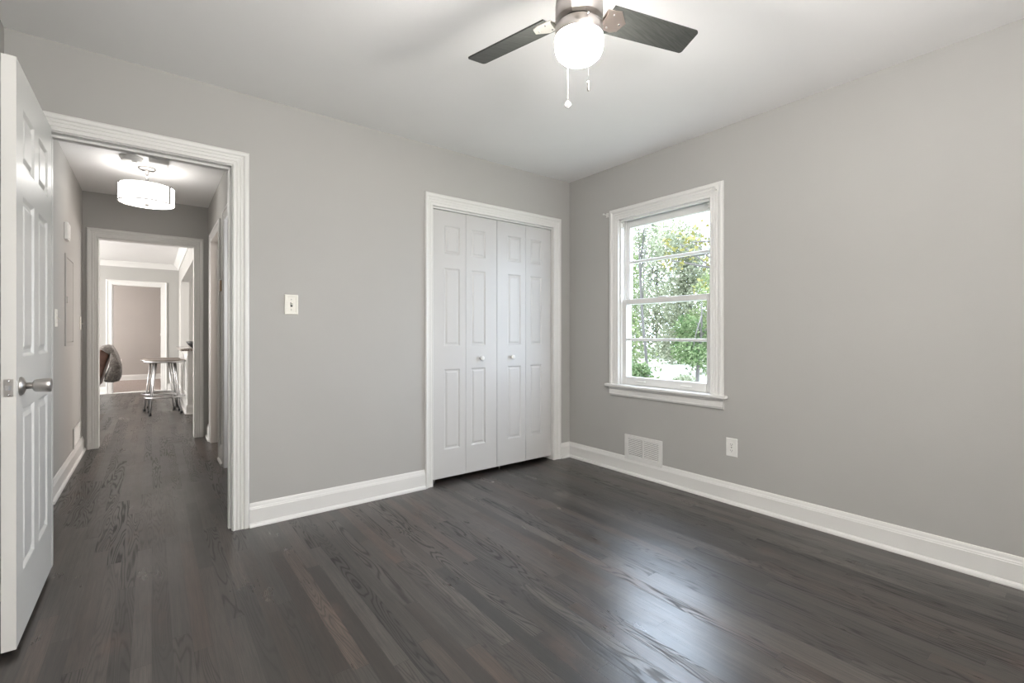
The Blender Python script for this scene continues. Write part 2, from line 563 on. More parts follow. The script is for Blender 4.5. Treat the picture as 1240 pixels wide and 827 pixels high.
def panel_slab(w, h, t, panels, depth=0.007, k=1.0, both=True):
    """door slab: x 0..w, front at y=0 facing -y, back at y=t, z 0..h; moulded raised panels"""
    mb = MB()
    X = sorted({0, w} | {p[0] for p in panels} | {p[1] for p in panels})
    Z = sorted({0, h} | {p[2] for p in panels} | {p[3] for p in panels})
    for side in ((0, 1) if both else (0,)):
        y0 = 0 if side == 0 else t
        s = 1 if side == 0 else -1
        for i in range(len(X) - 1):
            for j in range(len(Z) - 1):
                x0, x1, z0, z1 = X[i], X[i + 1], Z[j], Z[j + 1]
                cx, cz = (x0 + x1) / 2, (z0 + z1) / 2
                if any(p[0] < cx < p[1] and p[2] < cz < p[3] for p in panels):
                    rows = []
                    for ins, d in ((0, 0), (.003 * k, .0015), (.010 * k, depth), (.020 * k, depth), (.030 * k, .0025), (.033 * k, .002)):
                        rows.append([(x0 + ins, y0 + s * d, z0 + ins), (x1 - ins, y0 + s * d, z0 + ins),
                                     (x1 - ins, y0 + s * d, z1 - ins), (x0 + ins, y0 + s * d, z1 - ins)])
                    mb.rows(rows, True)
                    mb.add(rows[-1], [(0, 1, 2, 3)])
                else:
                    mb.add([(x0, y0, z0), (x1, y0, z0), (x1, y0, z1), (x0, y0, z1)], [(0, 1, 2, 3)])
    if not both:
        mb.add([(0, t, 0), (w, t, 0), (w, t, h), (0, t, h)], [(0, 1, 2, 3)])
    mb.add([(0, 0, 0), (0, t, 0), (0, t, h), (0, 0, h)], [(0, 1, 2, 3)])
    mb.add([(w, 0, 0), (w, t, 0), (w, t, h), (w, 0, h)], [(0, 1, 2, 3)])
    mb.add([(0, 0, 0), (w, 0, 0), (w, t, 0), (0, t, 0)], [(0, 1, 2, 3)])
    mb.add([(0, 0, h), (w, 0, h), (w, t, h), (0, t, h)], [(0, 1, 2, 3)])
    return mb

# ------------------------------------------------------------------ room shell
H = 2.44
D = 3.0            # wall with door and closet
RX = 2.957         # window wall
LX = -0.517        # left wall
YB = -0.70         # wall behind the camera
HX0, HX1 = -0.52, 0.476   # hall
HY = 5.95
FY = 11.30         # far living-room wall
DX0, DX1, DZ = -0.382, 0.350, 2.022      # bedroom doorway
CX0, CX1, CZ = 1.590, 2.755, 2.010       # closet opening

def struct(mb, name, mat, label, cat, **kw):
    o = mb.build(name, mat, **kw)
    return tag(o, label, cat, kind='structure')

mb = MB(); mb.box(-3.8, RX + 0.14, YB - 0.14, FY + 0.06, -0.12, 0)
mb2 = mb
struct(mb, 'floor', M['floor'], 'dark stained narrow oak strip floor running from bedroom into hall', 'floor')
mb = MB(); mb.box(-2.6, 1.8, FY + 0.06, 14.5, -0.12, 0.008)
struct(mb, 'floor_far_room', M['carpet'], 'tan carpet in the far room beyond the last doorway', 'carpet')
mb = MB(); mb.box(-3.8, 3.12, YB - 0.14, 14.6, H, H + 0.12)
struct(mb, 'ceiling', M['ceiling'], 'off-white painted ceiling', 'ceiling')

struct(wall_mesh(-0.66, RX + 0.14, 0, H, [(DX0 - .018, DX1 + .018, -1, DZ + .018), (CX0 - .018, CX1 + .018, -1, CZ + .018)], D, D + 0.12, X_),
       'wall_back', M['wall'], 'grey painted wall with the hall doorway and closet', 'wall')
WY0, WY1, WZ0, WZ1 = 1.665, 2.440, 0.690, 2.000
struct(wall_mesh(YB - .14, D, 0, H, [(WY0 - .012, WY1 + .012, WZ0 - .012, WZ1 + .012)], RX, RX + 0.14, Y_),
       'wall_right', M['wall'], 'grey painted wall with the window', 'wall')
struct(wall_mesh(YB - .14, D, 0, H, [], LX - 0.14, LX, Y_),
       'wall_left', M['wall'], 'grey painted wall behind the open door', 'wall')
struct(wall_mesh(LX, RX, 0, H, [(0.15, 1.55, .75, 2.08)], YB - 0.14, YB, X_),
       'wall_rear', M['wall'], 'grey painted wall behind the camera', 'wall')
# closet and side rooms behind the back wall
mb = MB()
mb.box(1.40, RX + 0.14, 3.74, 3.84, 0, H); mb.box(1.40, 1.50, 3.12, 3.74, 0, H); mb.box(RX + .04, RX + .14, 3.12, 3.74, 0, H)
struct(mb, 'wall_closet', M['wall'], 'inside walls of the closet behind the bifold doors', 'wall')
mb = MB()
mb.box(HX1 + .12, 1.40, 3.12, 3.22, 0, H); mb.box(1.30, 1.40, 3.22, 4.60, 0, H)
mb.box(HX1 + .12, 2.2, 4.60, 4.70, 0, H); mb.box(2.10, 2.20, 4.70, HY + .12, 0, H)
mb.box(HX1 + .12, 2.2, HY, HY + .12, 0, H)
struct(mb, 'wall_side_rooms', M['wall_far'], 'walls of the small rooms off the hall', 'wall')
# hall
struct(wall_mesh(D + .12, HY, 0, H, [], HX0 - .12, HX0, Y_), 'wall_hall_left', M['wall'], 'left wall of the hall', 'wall')
AY0, AY1 = 3.66, 4.44
BY0, BY1 = 4.87, 5.55
struct(wall_mesh(D + .12, HY, 0, H, [(AY0 - .012, AY1 + .012, -1, 2.03), (BY0 - .012, BY1 + .012, -1, 2.03)], HX1, HX1 + .12, Y_),
       'wall_hall_right', M['wall'], 'right wall of the hall with two doorways', 'wall')
EX0, EX1 = -0.405, 0.350
struct(wall_mesh(-3.8, HX1 + .12, 0, H, [(EX0 - .015, EX1 + .015, -1, 2.025)], HY, HY + .12, X_),
       'wall_hall_end', M['wall'], 'end wall of the hall around the doorway to the living room', 'wall')
# living room, kitchen, far room
FX0, FX1 = -0.585, 0.150
struct(wall_mesh(-3.8, 3.08, 0, H, [(FX0, FX1, -1, 2.02)], FY, FY + .12, X_), 'wall_living_far', M['wall'], 'far wall of the living room around the last doorway', 'wall')
struct(wall_mesh(HY + .12, FY, 0, H, [(7.6, 10.2, .5, 2.2)], -3.64, -3.52, Y_), 'wall_living_left', M['wall'], 'left wall of the living room', 'wall')
mb = MB(); mb.box(.42, .54, HY + .12, 10.45, 2.05, H); mb.box(.42, .54, 10.45, FY, 0, H)
struct(mb, 'wall_living_right', M['wall'], 'bulkhead and pier between living room and kitchen', 'wall')
struct(wall_mesh(HY + .12, FY, 0, H, [(8.0, 9.8, .85, 2.15)], 2.96, 3.08, Y_), 'wall_kitchen', M['wall'], 'kitchen wall', 'wall')
mb = MB(); mb.box(2.2, 3.08, HY, HY + .12, 0, H)
struct(mb, 'wall_kitchen_near', M['wall'], 'near wall of the kitchen', 'wall')
mb = MB(); mb.box(-2.6, 1.8, 14.3, 14.42, 0, H)
struct(mb, 'wall_far_room', M['wall_far'], 'taupe wall seen through the last doorway', 'wall')
struct(wall_mesh(FY + .12, 14.3, 0, H, [(12.1, 13.7, .7, 2.1)], -2.6, -2.48, Y_), 'wall_far_room_left', M['wall_far'], 'left wall of the carpeted room', 'wall')
mb = MB(); mb.box(1.68, 1.8, FY + .12, 14.3, 0, H)
struct(mb, 'wall_far_room_right', M['wall_far'], 'right wall of the carpeted room', 'wall')

# ------------------------------------------------------------------ trims, baseboards
def trim(n, mb, label, cat='trim', **kw):
    return struct(mb, 'trim_%d' % n, M['trim'], label, cat, **kw)
# bedroom doorway: casing + jambs + stop
mb = MB()
casing(mb, DX0 - .006, DX1 + .004, 0, DZ + .004, D, -1, 'x')
mb.box(DX0 - .018, DX0, D, D + .12, 0, DZ); mb.box(DX1, DX1 + .018, D, D + .12, 0, DZ); mb.box(DX0 - .018, DX1 + .018, D, D + .12, DZ, DZ + .018)
mb.box(DX0, DX0 + .012, D + .04, D + .075, 0, DZ); mb.box(DX1 - .012, DX1, D + .04, D + .075, 0, DZ); mb.box(DX0 + .012, DX1 - .012, D + .04, D + .075, DZ - .012, DZ)
casing(mb, DX0 - .006, DX1 + .004, 0, DZ + .004, D + .12, 1, 'x')
t1 = trim(1, mb, 'fluted white casing and jambs around the bedroom doorway', 'door casing')
mb = MB(); mb.box(DX1 - .0015, DX1, D + .004, D + .034, .865, .935)
mb.build('strike_plate', M['satin'], t1)
# closet casing
mb = MB()
casing(mb, CX0, CX1, 0, CZ, D, -1, 'x', 0.088, 0.062)
mb.box(CX0 - .018, CX0, D, D + .12, 0, CZ); mb.box(CX1, CX1 + .018, D, D + .12, 0, CZ); mb.box(CX0 - .018, CX1 + .018, D, D + .12, CZ, CZ + .018)
t2 = trim(2, mb, 'white casing around the closet opening', 'door casing')
mb = MB(); mb.box(CX0, CX1, D + .012, D + .052, CZ - .012, CZ)
mb.build('bifold_track', M['trim'], t2)
# hall end doorway
mb = MB()
casing(mb, EX0, EX1, 0, 2.015, HY, -1, 'x', .085)
mb.box(EX0 - .015, EX0, HY, HY + .12, 0, 2.015); mb.box(EX1, EX1 + .015, HY, HY + .12, 0, 2.015); mb.box(EX0 - .015, EX1 + .015, HY, HY + .12, 2.01, 2.025)
casing(mb, EX0, EX1, 0, 2.015, HY + .12, 1, 'x', .07)
trim(3, mb, 'white casing around the doorway at the end of the hall', 'door casing')
# hall side doorways
mb = MB(); casing(mb, AY0, AY1, 0, 2.015, HX1, -1, 'y', .085)
mb.box(HX1, HX1 + .12, AY1, AY1 + .012, 0, 2.03); mb.box(HX1, HX1 + .12, AY0 - .012, AY0, 0, 2.03); mb.box(HX1, HX1 + .12, AY0, AY1, 2.015, 2.03)
trim(4, mb, 'white casing around the nearer doorway in the right hall wall', 'door casing')
mb = MB(); casing(mb, BY0, BY1, 0, 2.015, HX1, -1, 'y', .085)
mb.box(HX1, HX1 + .12, BY1, BY1 + .012, 0, 2.03); mb.box(HX1, HX1 + .12, BY0 - .012, BY0, 0, 2.03); mb.box(HX1, HX1 + .12, BY0, BY1, 2.015, 2.03)
mb.box(HX1 + .05, HX1 + .085, BY1 - .012, BY1, 0, 2.015); mb.box(HX1 + .05, HX1 + .085, BY0, BY1 - .012, 2.003, 2.015)
trim(5, mb, 'white casing around the farther doorway in the right hall wall', 'door casing')
# last doorway
mb = MB(); casing(mb, FX0, FX1, 0, 2.01, FY, -1, 'x', .085)
mb.box(FX0, FX0 + .015, FY, FY + .12, 0, 2.01); mb.box(FX1 - .015, FX1, FY, FY + .12, 0, 2.01); mb.box(FX0, FX1, FY, FY + .12, 2.0, 2.02)
t6 = trim(6, mb, 'white casing around the doorway to the carpeted room', 'door casing')
for z in (.24, 1.07, 1.80):
    h = MB(); h.box(FX1 - .019, FX1 - .015, FY + .02, FY + .085, z - .045, z + .045)
    h.lathe([(0.006, z - .048), (0.006, z + .048)], (FX1 - .019, FY + .016, 0), n=8)
    h.build('hinge', M['satin'], t6)
# crown
mb = MB()
mb.rows([[(x, FY - o, H + z) for o, z in CROWN] for x in (-3.52, .42)], True, True)
mb.rows([[(.42 - o, y, H + z) for o, z in CROWN] for y in (HY + .12, FY - .0)], True, True)
trim(7, mb, 'white crown moulding around the living room ceiling', 'crown moulding')
mb = MB(); mb.box(FX0 - .02, FX1 + .02, FY - .02, FY + .07, 0, .012)
struct(mb, 'trim_8', M['trim'], 'pale threshold strip between wood floor and carpet', 'threshold')

def bb(side, segs, label):
    m = MB()
    for s in segs: baseboard(m, *s)
    return struct(m, 'baseboard_' + side, M['trim'], label, 'baseboard')
bb('back', [((DX1 + .084, D), (CX0 - .062, D), (0, -1)), ((CX1 + .088, D), (RX, D), (0, -1), 0, -1)], 'white baseboard along the wall between doorway and closet')
bb('right', [((RX, D), (RX, YB), (-1, 0), 1, 0)], 'white baseboard along the window wall')
bb('left', [((LX, YB), (LX, D), (1, 0))], 'white baseboard behind the open door')
bb('rear', [((RX, YB), (LX, YB), (0, 1))], 'white baseboard behind the camera')
bb('hall_left', [((HX0, 4.15), (HX0, HY), (1, 0))], 'white baseboard along the left hall wall')
bb('hall_right', [((HX1, AY1 + .085), (HX1, BY0 - .085), (-1, 0)), ((HX1, BY1 + .085), (HX1, HY), (-1, 0)), ((HX1, D + .14), (HX1, AY0 - .085), (-1, 0))], 'white baseboard pieces between the right hall doorways')
bb('living', [((-3.52, FY), (FX0 - .085, FY), (0, -1)), ((FX1 + .085, FY), (.42, FY), (0, -1)), ((.42, FY), (.42, 10.45), (-1, 0))], 'white baseboard along the far living room wall')
bb('far_room', [((-2.48, 14.3), (1.68, 14.3), (0, -1))], 'white baseboard along the taupe far wall')

# ------------------------------------------------------------------ window 1
w = thing('window_1', (RX, 2.05, WZ0), 'white double-hung window with four stacked panes in the right wall', 'window', kind='structure')
mb = MB(); casing(mb, WY0, WY1, WZ0 - .01, WZ1, RX, -1, 'y', .09)
mb.build('casing', M['trim'], w)
mb = MB()
mb.box(RX, RX + .14, WY0 - .012, WY0, WZ0, WZ1); mb.box(RX, RX + .14, WY1, WY1 + .012, WZ0, WZ1)
mb.box(RX, RX + .14, WY0 - .012, WY1 + .012, WZ1, WZ1 + .012)
for yy0, yy1 in ((WY0, WY0 + .014), (WY1 - .014, WY1)):         # inner stop and parting bead
    mb.box(RX + .008, RX + .030, yy0, yy1, WZ0, WZ1)
    mb.box(RX + .066, RX + .076, yy0, yy1, WZ0, WZ1)
    mb.box(RX + .114, RX + .140, yy0, yy1, WZ0, WZ1)
mb.box(RX + .008, RX + .030, WY0, WY1, WZ1 - .014, WZ1)
mb.build('jamb', M['trim'], w, bevel=.0015)
mb = MB()
mb.prism([(RX - .045, WY0 - .118), (RX - .001, WY0 - .118), (RX - .001, WY0 - .010), (RX + .14, WY0 - .010), (RX + .14, WY1 + .010),
          (RX - .001, WY1 + .010), (RX - .001, WY1 + .118), (RX - .045, WY1 + .118)], WZ0 - .011, WZ0 + .011, lambda u, v, q: (u, v, q - .010))
mb.build('sill', M['trim'], w, bevel=.005)
mb = MB()
ap = [(0, -.024), (.020, -.024), (.020, -.034), (.014, -.042), (.014, -.072), (.017, -.076), (.012, -.090), (0, -.092)]
mb.rows([[(RX - o, y, WZ0 + z) for o, z in ap] for y in (WY0 - .09, WY1 + .09)], True, True)
mb.build('apron', M['trim'], w)
def sash(name, x0, x1, z0, z1, bot, top, munt, st=.045):
    m = MB()
    ya, yb = WY0 + .003, WY1 - .003
    m.box(x0, x1, ya, ya + st, z0, z1); m.box(x0, x1, yb - st, yb, z0, z1)
    m.box(x0, x1, ya + st, yb - st, z0, z0 + bot); m.box(x0, x1, ya + st, yb - st, z1 - top, z1)
    s_ = m.build(name, M['trim'], w, bevel=.003)
    mm = MB()
    xc = (x0 + x1) / 2
    pr = [(-.016, -.005), (-.010, -.011), (.010, -.011), (.016, -.005), (.016, .005), (.010, .011), (-.010, .011), (-.016, .005)]
    mm.rows([[(xc + a, y, munt + b) for a, b in pr] for y in (ya + st, yb - st)], True, True)
    sub(mm, 'muntin', M['trim'], s_, w)
    for a, b in ((z0 + bot, munt - .008), (munt + .008, z1 - top)):
        g = MB(); g.box(xc - .002, xc + .002, ya + st - .004, yb - st + .004, a - .003, b + .003)
        sub(g, 'pane', M['glass'], s_, w)
    return s_
sash('upper_sash', RX + .076, RX + .112, 1.325, WZ1 - .004, .036, .055, 1.664)
ls = sash('lower_sash', RX + .030, RX + .066, WZ0 + .002, 1.365, .062, .040, 1.048)
for yy in (1.86, 2.25):
    lf = MB(); lf.box(RX + .014, RX + .030, yy - .045, yy + .045, WZ0 + .028, WZ0 + .036)
    sub(lf, 'sash_lift', M['plastic'], ls, w, bevel=.003)
lk = MB(); lk.lathe([(.0, 1.372), (.016, 1.372), (.018, 1.368), (.018, 1.3655), (0, 1.3655)], (RX + .05, 2.05, 0), n=20)
lk.box(RX + .036, RX + .064, 2.035, 2.10, 1.3655, 1.373)
sub(lk, 'sash_lock', M['satin'], ls, w, bevel=.002)

# frames: rear window added for the fill lamp behind the camera, assumed living room window
def simple_window(n, a0, a1, z0, z1, tmid, plane, label):
    o_ = thing('window_%d' % n, (a0, tmid, z0) if plane == 'x' else (tmid, a0, z0), label, 'window', kind='structure')
    m = MB()
    def bx(p, q, r, s, t=.02):
        if plane == 'x': m.box(p, q, tmid - t, tmid + t, r, s)
        else: m.box(tmid - t, tmid + t, p, q, r, s)
    bx(a0, a0 + .05, z0, z1); bx(a1 - .05, a1, z0, z1); bx(a0 + .05, a1 - .05, z0, z0 + .06); bx(a0 + .05, a1 - .05, z1 - .05, z1)
    bx(a0 + .05, a1 - .05, (z0 + z1) / 2 - .02, (z0 + z1) / 2 + .02)
    m.build('window_frame', M['trim'], o_)
    return o_
w2 = simple_window(2, .15, 1.55, .75, 2.08, YB - .05, 'x', 'added white framed window in the wall behind the camera')
MB().box(.15, 1.55, YB - .125, YB - .115, .75, 2.08).build('sky_blocker', M['plastic'], w2)  # unseen panel added to keep sky light out of the rear opening
w5 = thing('window_5', (-2.54, 12.1, .7), 'added unseen window opening in the left wall of the carpeted room', 'window', kind='structure')  # window added for the fill lamp; only a blocking panel is built
mb = MB(); mb.box(-2.60, -2.59, 12.1, 13.7, .7, 2.1); mb.build('sky_blocker', M['plastic'], w5)  # added panel, shuts the sky out of the carpeted room
w6 = thing('window_6', (3.04, 8.0, .85), 'added unseen kitchen window opening', 'window', kind='structure')  # made-up kitchen window beside the fill lamp, no frame built
mb = MB(); mb.box(3.04, 3.05, 8.0, 9.8, .85, 2.15); mb.build('sky_blocker', M['plastic'], w6)  # unseen panel added to stop bluish sky light in the kitchen
simple_window(4, 7.6, 10.2, .5, 2.2, -3.56, 'y', 'assumed white framed window in the left living room wall')  # unseen window, assumed as the place of the living room fill lamp
MB().box(-3.63, -3.62, 7.6, 10.2, .5, 2.2).build('sky_blocker', M['plastic'], bpy.data.objects['window_4'])  # panel added to block the sky at the living room opening

# ------------------------------------------------------------------ bedroom door (open at right angles into the room)
dw, dh, dt = .700, 2.005, .036
PX = [(.105, .310), (.395, .600)]
PZ = [(.225, .805), (.985, 1.560), (1.665, 1.870)]
pan = [(a, b, c, d) for a, b in PX for c, d in PZ]
door = panel_slab(dw, dh, dt, pan, depth=.009, k=1.25).build('door_1', M['door'], bevel=.0012)
door.location = (-.364, 2.277, .022)
door.rotation_euler = (0, 0, radians(90))
tag(door, 'white six-panel bedroom door standing open against the left wall', 'door', kind='structure')
KZ, KX = .885, .060
for s_ in (-1, 1):
    y0 = 0 if s_ < 0 else dt
    mb = MB()
    mb.lathe([(0, y0), (.032, y0), (.033, y0 + s_ * .003), (.030, y0 + s_ * .008), (.018, y0 + s_ * .013), (.0125, y0 + s_ * .015), (0, y0 + s_ * .015)], (KX, 0, KZ), 'y', 40)
    rose = mb.build('knob_rose', M['satin'], door)
    mb = MB()
    prof = [(0, .014), (.0115, .014), (.0115, .030), (.0125, .031), (.019, .034), (.0225, .040), (.0235, .050), (.0250, .066), (.0250, .074), (.0235, .078), (.018, .0795), (.017, .078), (0, .078)]
    if s_ > 0: prof = [(r * .95, .012 + (h - .014) * .62) for r, h in prof]
    mb.lathe([(r, y0 + s_ * h) for r, h in prof], (KX, 0, KZ), 'y', 40)
    mb.build('door_knob', M['satin'], door)
mb = MB(); mb.box(-.0015, 0.0, .006, .030, KZ - .030, KZ + .030)
lp = mb.build('latch_plate', M['satin'], door, bevel=.0006)
mb = MB(); mb.prism([(-.007, 0), (.007, 0), (.007, -.010), (-.001, -.010)], KZ - .008, KZ + .008, lambda u, v, q: (v - .0012, .018 + u, q))
mb.build('latch_bolt', M['chrome'], lp)
for dz_ in (-.023, .023):
    mb = MB(); mb.lathe([(0, -.003), (.0035, -.0025), (.004, -.0012), (0, -.0012)], (0, .018, KZ + dz_), 'x', 12)
    mb.build('screw', M['chrome'], lp)
for z in (.20, 1.0, 1.80):
    mb = MB(); mb.box(dw, dw + .0015, 0.004, .032, z - .045, z + .045)
    mb.lathe([(.006, z - .047), (.006, z + .047)], (dw + .001, dt + .005, 0), n=10)
    mb.build('hinge', M['satin'], door)

# ------------------------------------------------------------------ closet bifold doors
def bifold(n, x0, xm, x1, wide_first, knob_leaf, kx, label):
    y0, z0, zt = D + .022, .036, 1.995
    th = thing('door_%d' % n, (x0, y0, z0), label, 'closet door', kind='structure', world=False)
    hh = zt - z0
    zs = [(.205, .795), (.966, 1.541), (1.644, 1.852)]
    for i, (a, b) in enumerate(((x0, xm), (xm, x1))):
        wl = b - a - .003
        wide = (i == 0)
        l, r = (.104, wl - .050) if wide else (.046, wl - .107)
        lf = panel_slab(wl, hh, .030, [(l, r, p, q) for p, q in zs], depth=.007, k=.85, both=False).build('door_leaf', M['leaf_door'], th, bevel=.0015)
        lf.location = (a - x0 + .0015, 0, 0)
        if i == knob_leaf:
            m = MB()
            m.lathe([(0, 0), (.009, 0), (.008, -.010), (.011, -.015), (.0175, -.020), (.0185, -.026), (.016, -.031), (.009, -.034), (0, -.0345)], (kx - a, 0, .905 - z0), 'y', 32)
            m.build('knob', M['plastic'], lf)
        px = .03 if i == 0 else wl - .03
        m = MB(); m.lathe([(.005, -.030 if (i == 0) else -.002), (.005, 0.0)], (px, .015, 0), n=10)
        m.lathe([(.005, hh), (.005, hh + .012)], (px, .015, 0), n=10)
        m.build('pivot_pin', M['satin'], lf)
    return th
bifold(2, 1.592, 1.884, 2.174, True, 1, 2.018, 'left pair of white bifold closet doors with a round knob')
bifold(3, 2.176, 2.470, 2.753, True, 0, 2.318, 'right pair of white bifold closet doors nearest the corner')
for lf in [o for o in bpy.data.objects if o.name.startswith('door_leaf')]:
    pass

# ------------------------------------------------------------------ ceiling fan
FX, FYc = 1.194, 1.164
BZ = 2.225
fan = thing('ceiling_fan', (FX, FYc, H), 'brushed nickel ceiling fan with charcoal blades and a lit opal globe', 'ceiling fan')
mb = MB(); mb.lathe([(0, H), (.070, H), (.072, H - .01), (.066, H - .035), (.040, H - .060), (.022, H - .066), (.022, H - .11), (0, H - .11)], (FX, FYc, 0), n=56)
mb.build('canopy', M['nickel'], fan)
mb = MB(); mb.lathe([(0, 2.345), (.030, 2.343), (.052, 2.330), (.070, 2.305), (.080, 2.275), (.0832, 2.245), (.0835, 2.243), (.0825, 2.242), (.0835, 2.240), (.0835, 2.194), (.081, 2.191), (0, 2.191)], (FX, FYc, 0), n=56)
mb.build('motor_housing', M['nickel'], fan)
mb = MB(); mb.lathe([(.058, 2.192), (.058, 2.170)], (FX, FYc, 0), n=48)
mb.build('flywheel', M['dark'], fan)
mb = MB(); mb.lathe([(0, 2.171), (.081, 2.171), (.0835, 2.169), (.0835, 2.132), (.080, 2.129), (0, 2.129)], (FX, FYc, 0), n=56)
lkit = mb.build('light_kit', M['nickel'], fan)
gp = [(.0830, 2.132), (.0842, 2.126), (.0845, 2.106), (.0825, 2.089), (.076, 2.074), (.064, 2.062), (.046, 2.054), (.024, 2.0505), (0, 2.050)]
mb = MB(); mb.lathe([(0, 2.134)] + gp, (FX, FYc, 0), n=56)
sub(mb, 'globe', M['globe'], lkit, fan)
def rounded_blade():
    r0, r1, w0, w1 = .116, .491, .114, .108
    pts = []
    def corner(cx, cy, rr, a0, a1):
        for k in range(6):
            a = radians(a0 + (a1 - a0) * k / 5); pts.append((cx + rr * cos(a), cy + rr * sin(a)))
    pts.append((r0, -w0 / 2)); 
    corner(r1 - .014, -w1 / 2 + .014, .014, -90, -8)
    corner(r1 - .012, w1 / 2 - .012, .012, 8, 90)
    pts.append((r0, w0 / 2))
    return pts
PITCH = radians(13)
for ang in (104.5, -16.5, -136):
    a = radians(ang)
    e = Vector((cos(a), sin(a), 0)); tau = Vector((-sin(a), cos(a), 0))
    tp = tau * cos(PITCH) + Vector((0, 0, -1)) * sin(PITCH)      # leading edge dips
    nn = e.cross(tp)
    c0 = Vector((FX, FYc, BZ))
    fn = lambda u, v, q, e=e, tp=tp, nn=nn: c0 + e * u + tp * v + nn * q
    mb = MB(); mb.prism(rounded_blade(), 0, .006, fn)
    mesh_o = mb.build('blade', M['blade'], fan, bevel=.0012)
    im = M['copper'] if ang == -16.5 else M['lit_metal']
    mb = MB(); mb.prism([(.096, -.040), (.150, -.046), (.190, -.006), (.176, .034), (.150, .044), (.096, .040)], -.0032, 0, fn)
    # neck that climbs from the flywheel slot to the plate
    lo = [Vector((FX, FYc, 2.183)) + e * .068 + tau * s * .022 for s in (-1, 1)]
    lo2 = [Vector((FX, FYc, 2.186)) + e * .086 + tau * s * .024 for s in (-1, 1)]
    hi = [fn(.104, s * .030, -.0016) for s in (-1, 1)]
    th_ = Vector((0, 0, .0035))
    rows = [[p[0], p[1], p[1] + th_, p[0] + th_] for p in (lo, lo2, hi)]
    mb.rows(rows, True, True)
    iron = mb.build('blade_iron', im, fan, bevel=.0008)
    for (u, v) in ((.128, -.026), (.128, .026), (.168, .004)):
        sm = MB()
        vs = [fn(u + .0042 * cos(2 * pi * k / 12), v + .0042 * sin(2 * pi * k / 12), -.0032) for k in range(12)]
        vs2 = [fn(u + .0030 * cos(2 * pi * k / 12), v + .0030 * sin(2 * pi * k / 12), -.0056) for k in range(12)]
        sm.rows([vs, vs2], True, True)
        sub(sm, 'screw', M['chrome'], iron, fan)
def chain(px, py, z0, z1):
    m = MB()
    n = int((z0 - z1) / .0042)
    m.tube([(px, py, z0), (px, py, z1)], .0005, 6)
    prof = []
    for k in range(n):
        z = z0 - (k + .5) * (z0 - z1) / n
        m.lathe([(0, z + .0016), (.0008, z + .0008), (.0008, z - .0008), (0, z - .0016)], (px, py, 0), n=6)
    return m
# chain on the camera side of the globe, fastened to the switch on the light kit
f_ = Vector((.61, .792, 0)); r_ = Vector((.792, -.61, 0))
p1 = Vector((FX, FYc, 0)) - f_ * .094 + r_ * .018
mb = chain(p1.x, p1.y, 2.160, 1.927)
c1 = mb.build('pull_chain', M['satin'], fan)
mb = MB(); mb.lathe([(0, 1.930), (.003, 1.929), (.0045, 1.924), (.0040, 1.916), (.0055, 1.908), (.0050, 1.900), (.002, 1.896), (0, 1.896)], (p1.x, p1.y, 0), n=16)
sub(mb, 'chain_pull', M['satin'], c1, fan)
mb = MB(); mb.tube([Vector((FX, FYc, 2.163)) - f_ * .080 + r_ * .018, p1 + Vector((0, 0, 2.163)), p1 + Vector((0, 0, 2.156))], .003, 10)
sub(mb, 'chain_outlet', M['chrome'], c1, fan)
p2 = Vector((FX, FYc, 0)) + f_ * .094 - r_ * .028
mb = chain(p2.x, p2.y, 2.160, 1.955)
c2 = mb.build('pull_chain', M['satin'], fan)
mb = MB(); mb.tube([Vector((FX, FYc, 2.163)) + f_ * .070 - r_ * .028, p2 + Vector((0, 0, 2.163)), p2 + Vector((0, 0, 2.156))], .003, 10)
sub(mb, 'chain_outlet', M['chrome'], c2, fan)
mb = MB()
mb.lathe([(0, 1.958), (.004, 1.957), (.012, 1.948), (.0135, 1.942), (.010, 1.935), (.004, 1.931), (0, 1.9305)], (p2.x, p2.y, 0), n=8, smooth=False)
sub(mb, 'chain_pull', M['crystal'], c2, fan)

# ------------------------------------------------------------------ small things on the bedroom walls
def plate_back(mb, x, z, w_, h_, y, d=.006):
    rows = [[(x - w_ / 2 + i, y - dd, z - h_ / 2 + i), (x + w_ / 2 - i, y - dd, z - h_ / 2 + i), (x + w_ / 2 - i, y - dd, z + h_ / 2 - i), (x - w_ / 2 + i, y - dd, z + h_ / 2 - i)]
            for i, dd in ((0, 0), (0, d * .5), (.003, d), (.012, d), (.014, d - .0022))]
    mb.rows(rows, True); mb.add(rows[-1], [(0, 1, 2, 3)])
    return mb
sw = thing('light_switch', (.655, D, 1.264), 'ivory toggle light switch on the wall between doorway and closet', 'light switch')
mb = MB(); plate_back(mb, .655, 1.264, .076, .118, D, .008); mb.build('cover_plate', M['ivory'], sw)
mb = MB(); mb.box(.655 - .006, .655 + .006, D - .0075, D - .0055, 1.264 - .013, 1.264 + .013); mb.build('toggle_slot', M['dark'], sw)
mb = MB(); mb.prism([(0, -.005), (0, .005), (-.016, .013), (-.018, .008)], -.0045, .0045, lambda u, v, q: (.655 + q, D - .006 + u, 1.264 + v)); mb.build('toggle', M['ivory'], sw)
for dz_ in (-.030, .030):
    mb = MB(); mb.lathe([(0, D - .0085), (.003, D - .008), (.0035, D - .0055), (0, D - .0055)], (.655, 0, 1.264 + dz_), 'y', 12); mb.build('screw', M['satin'], sw)

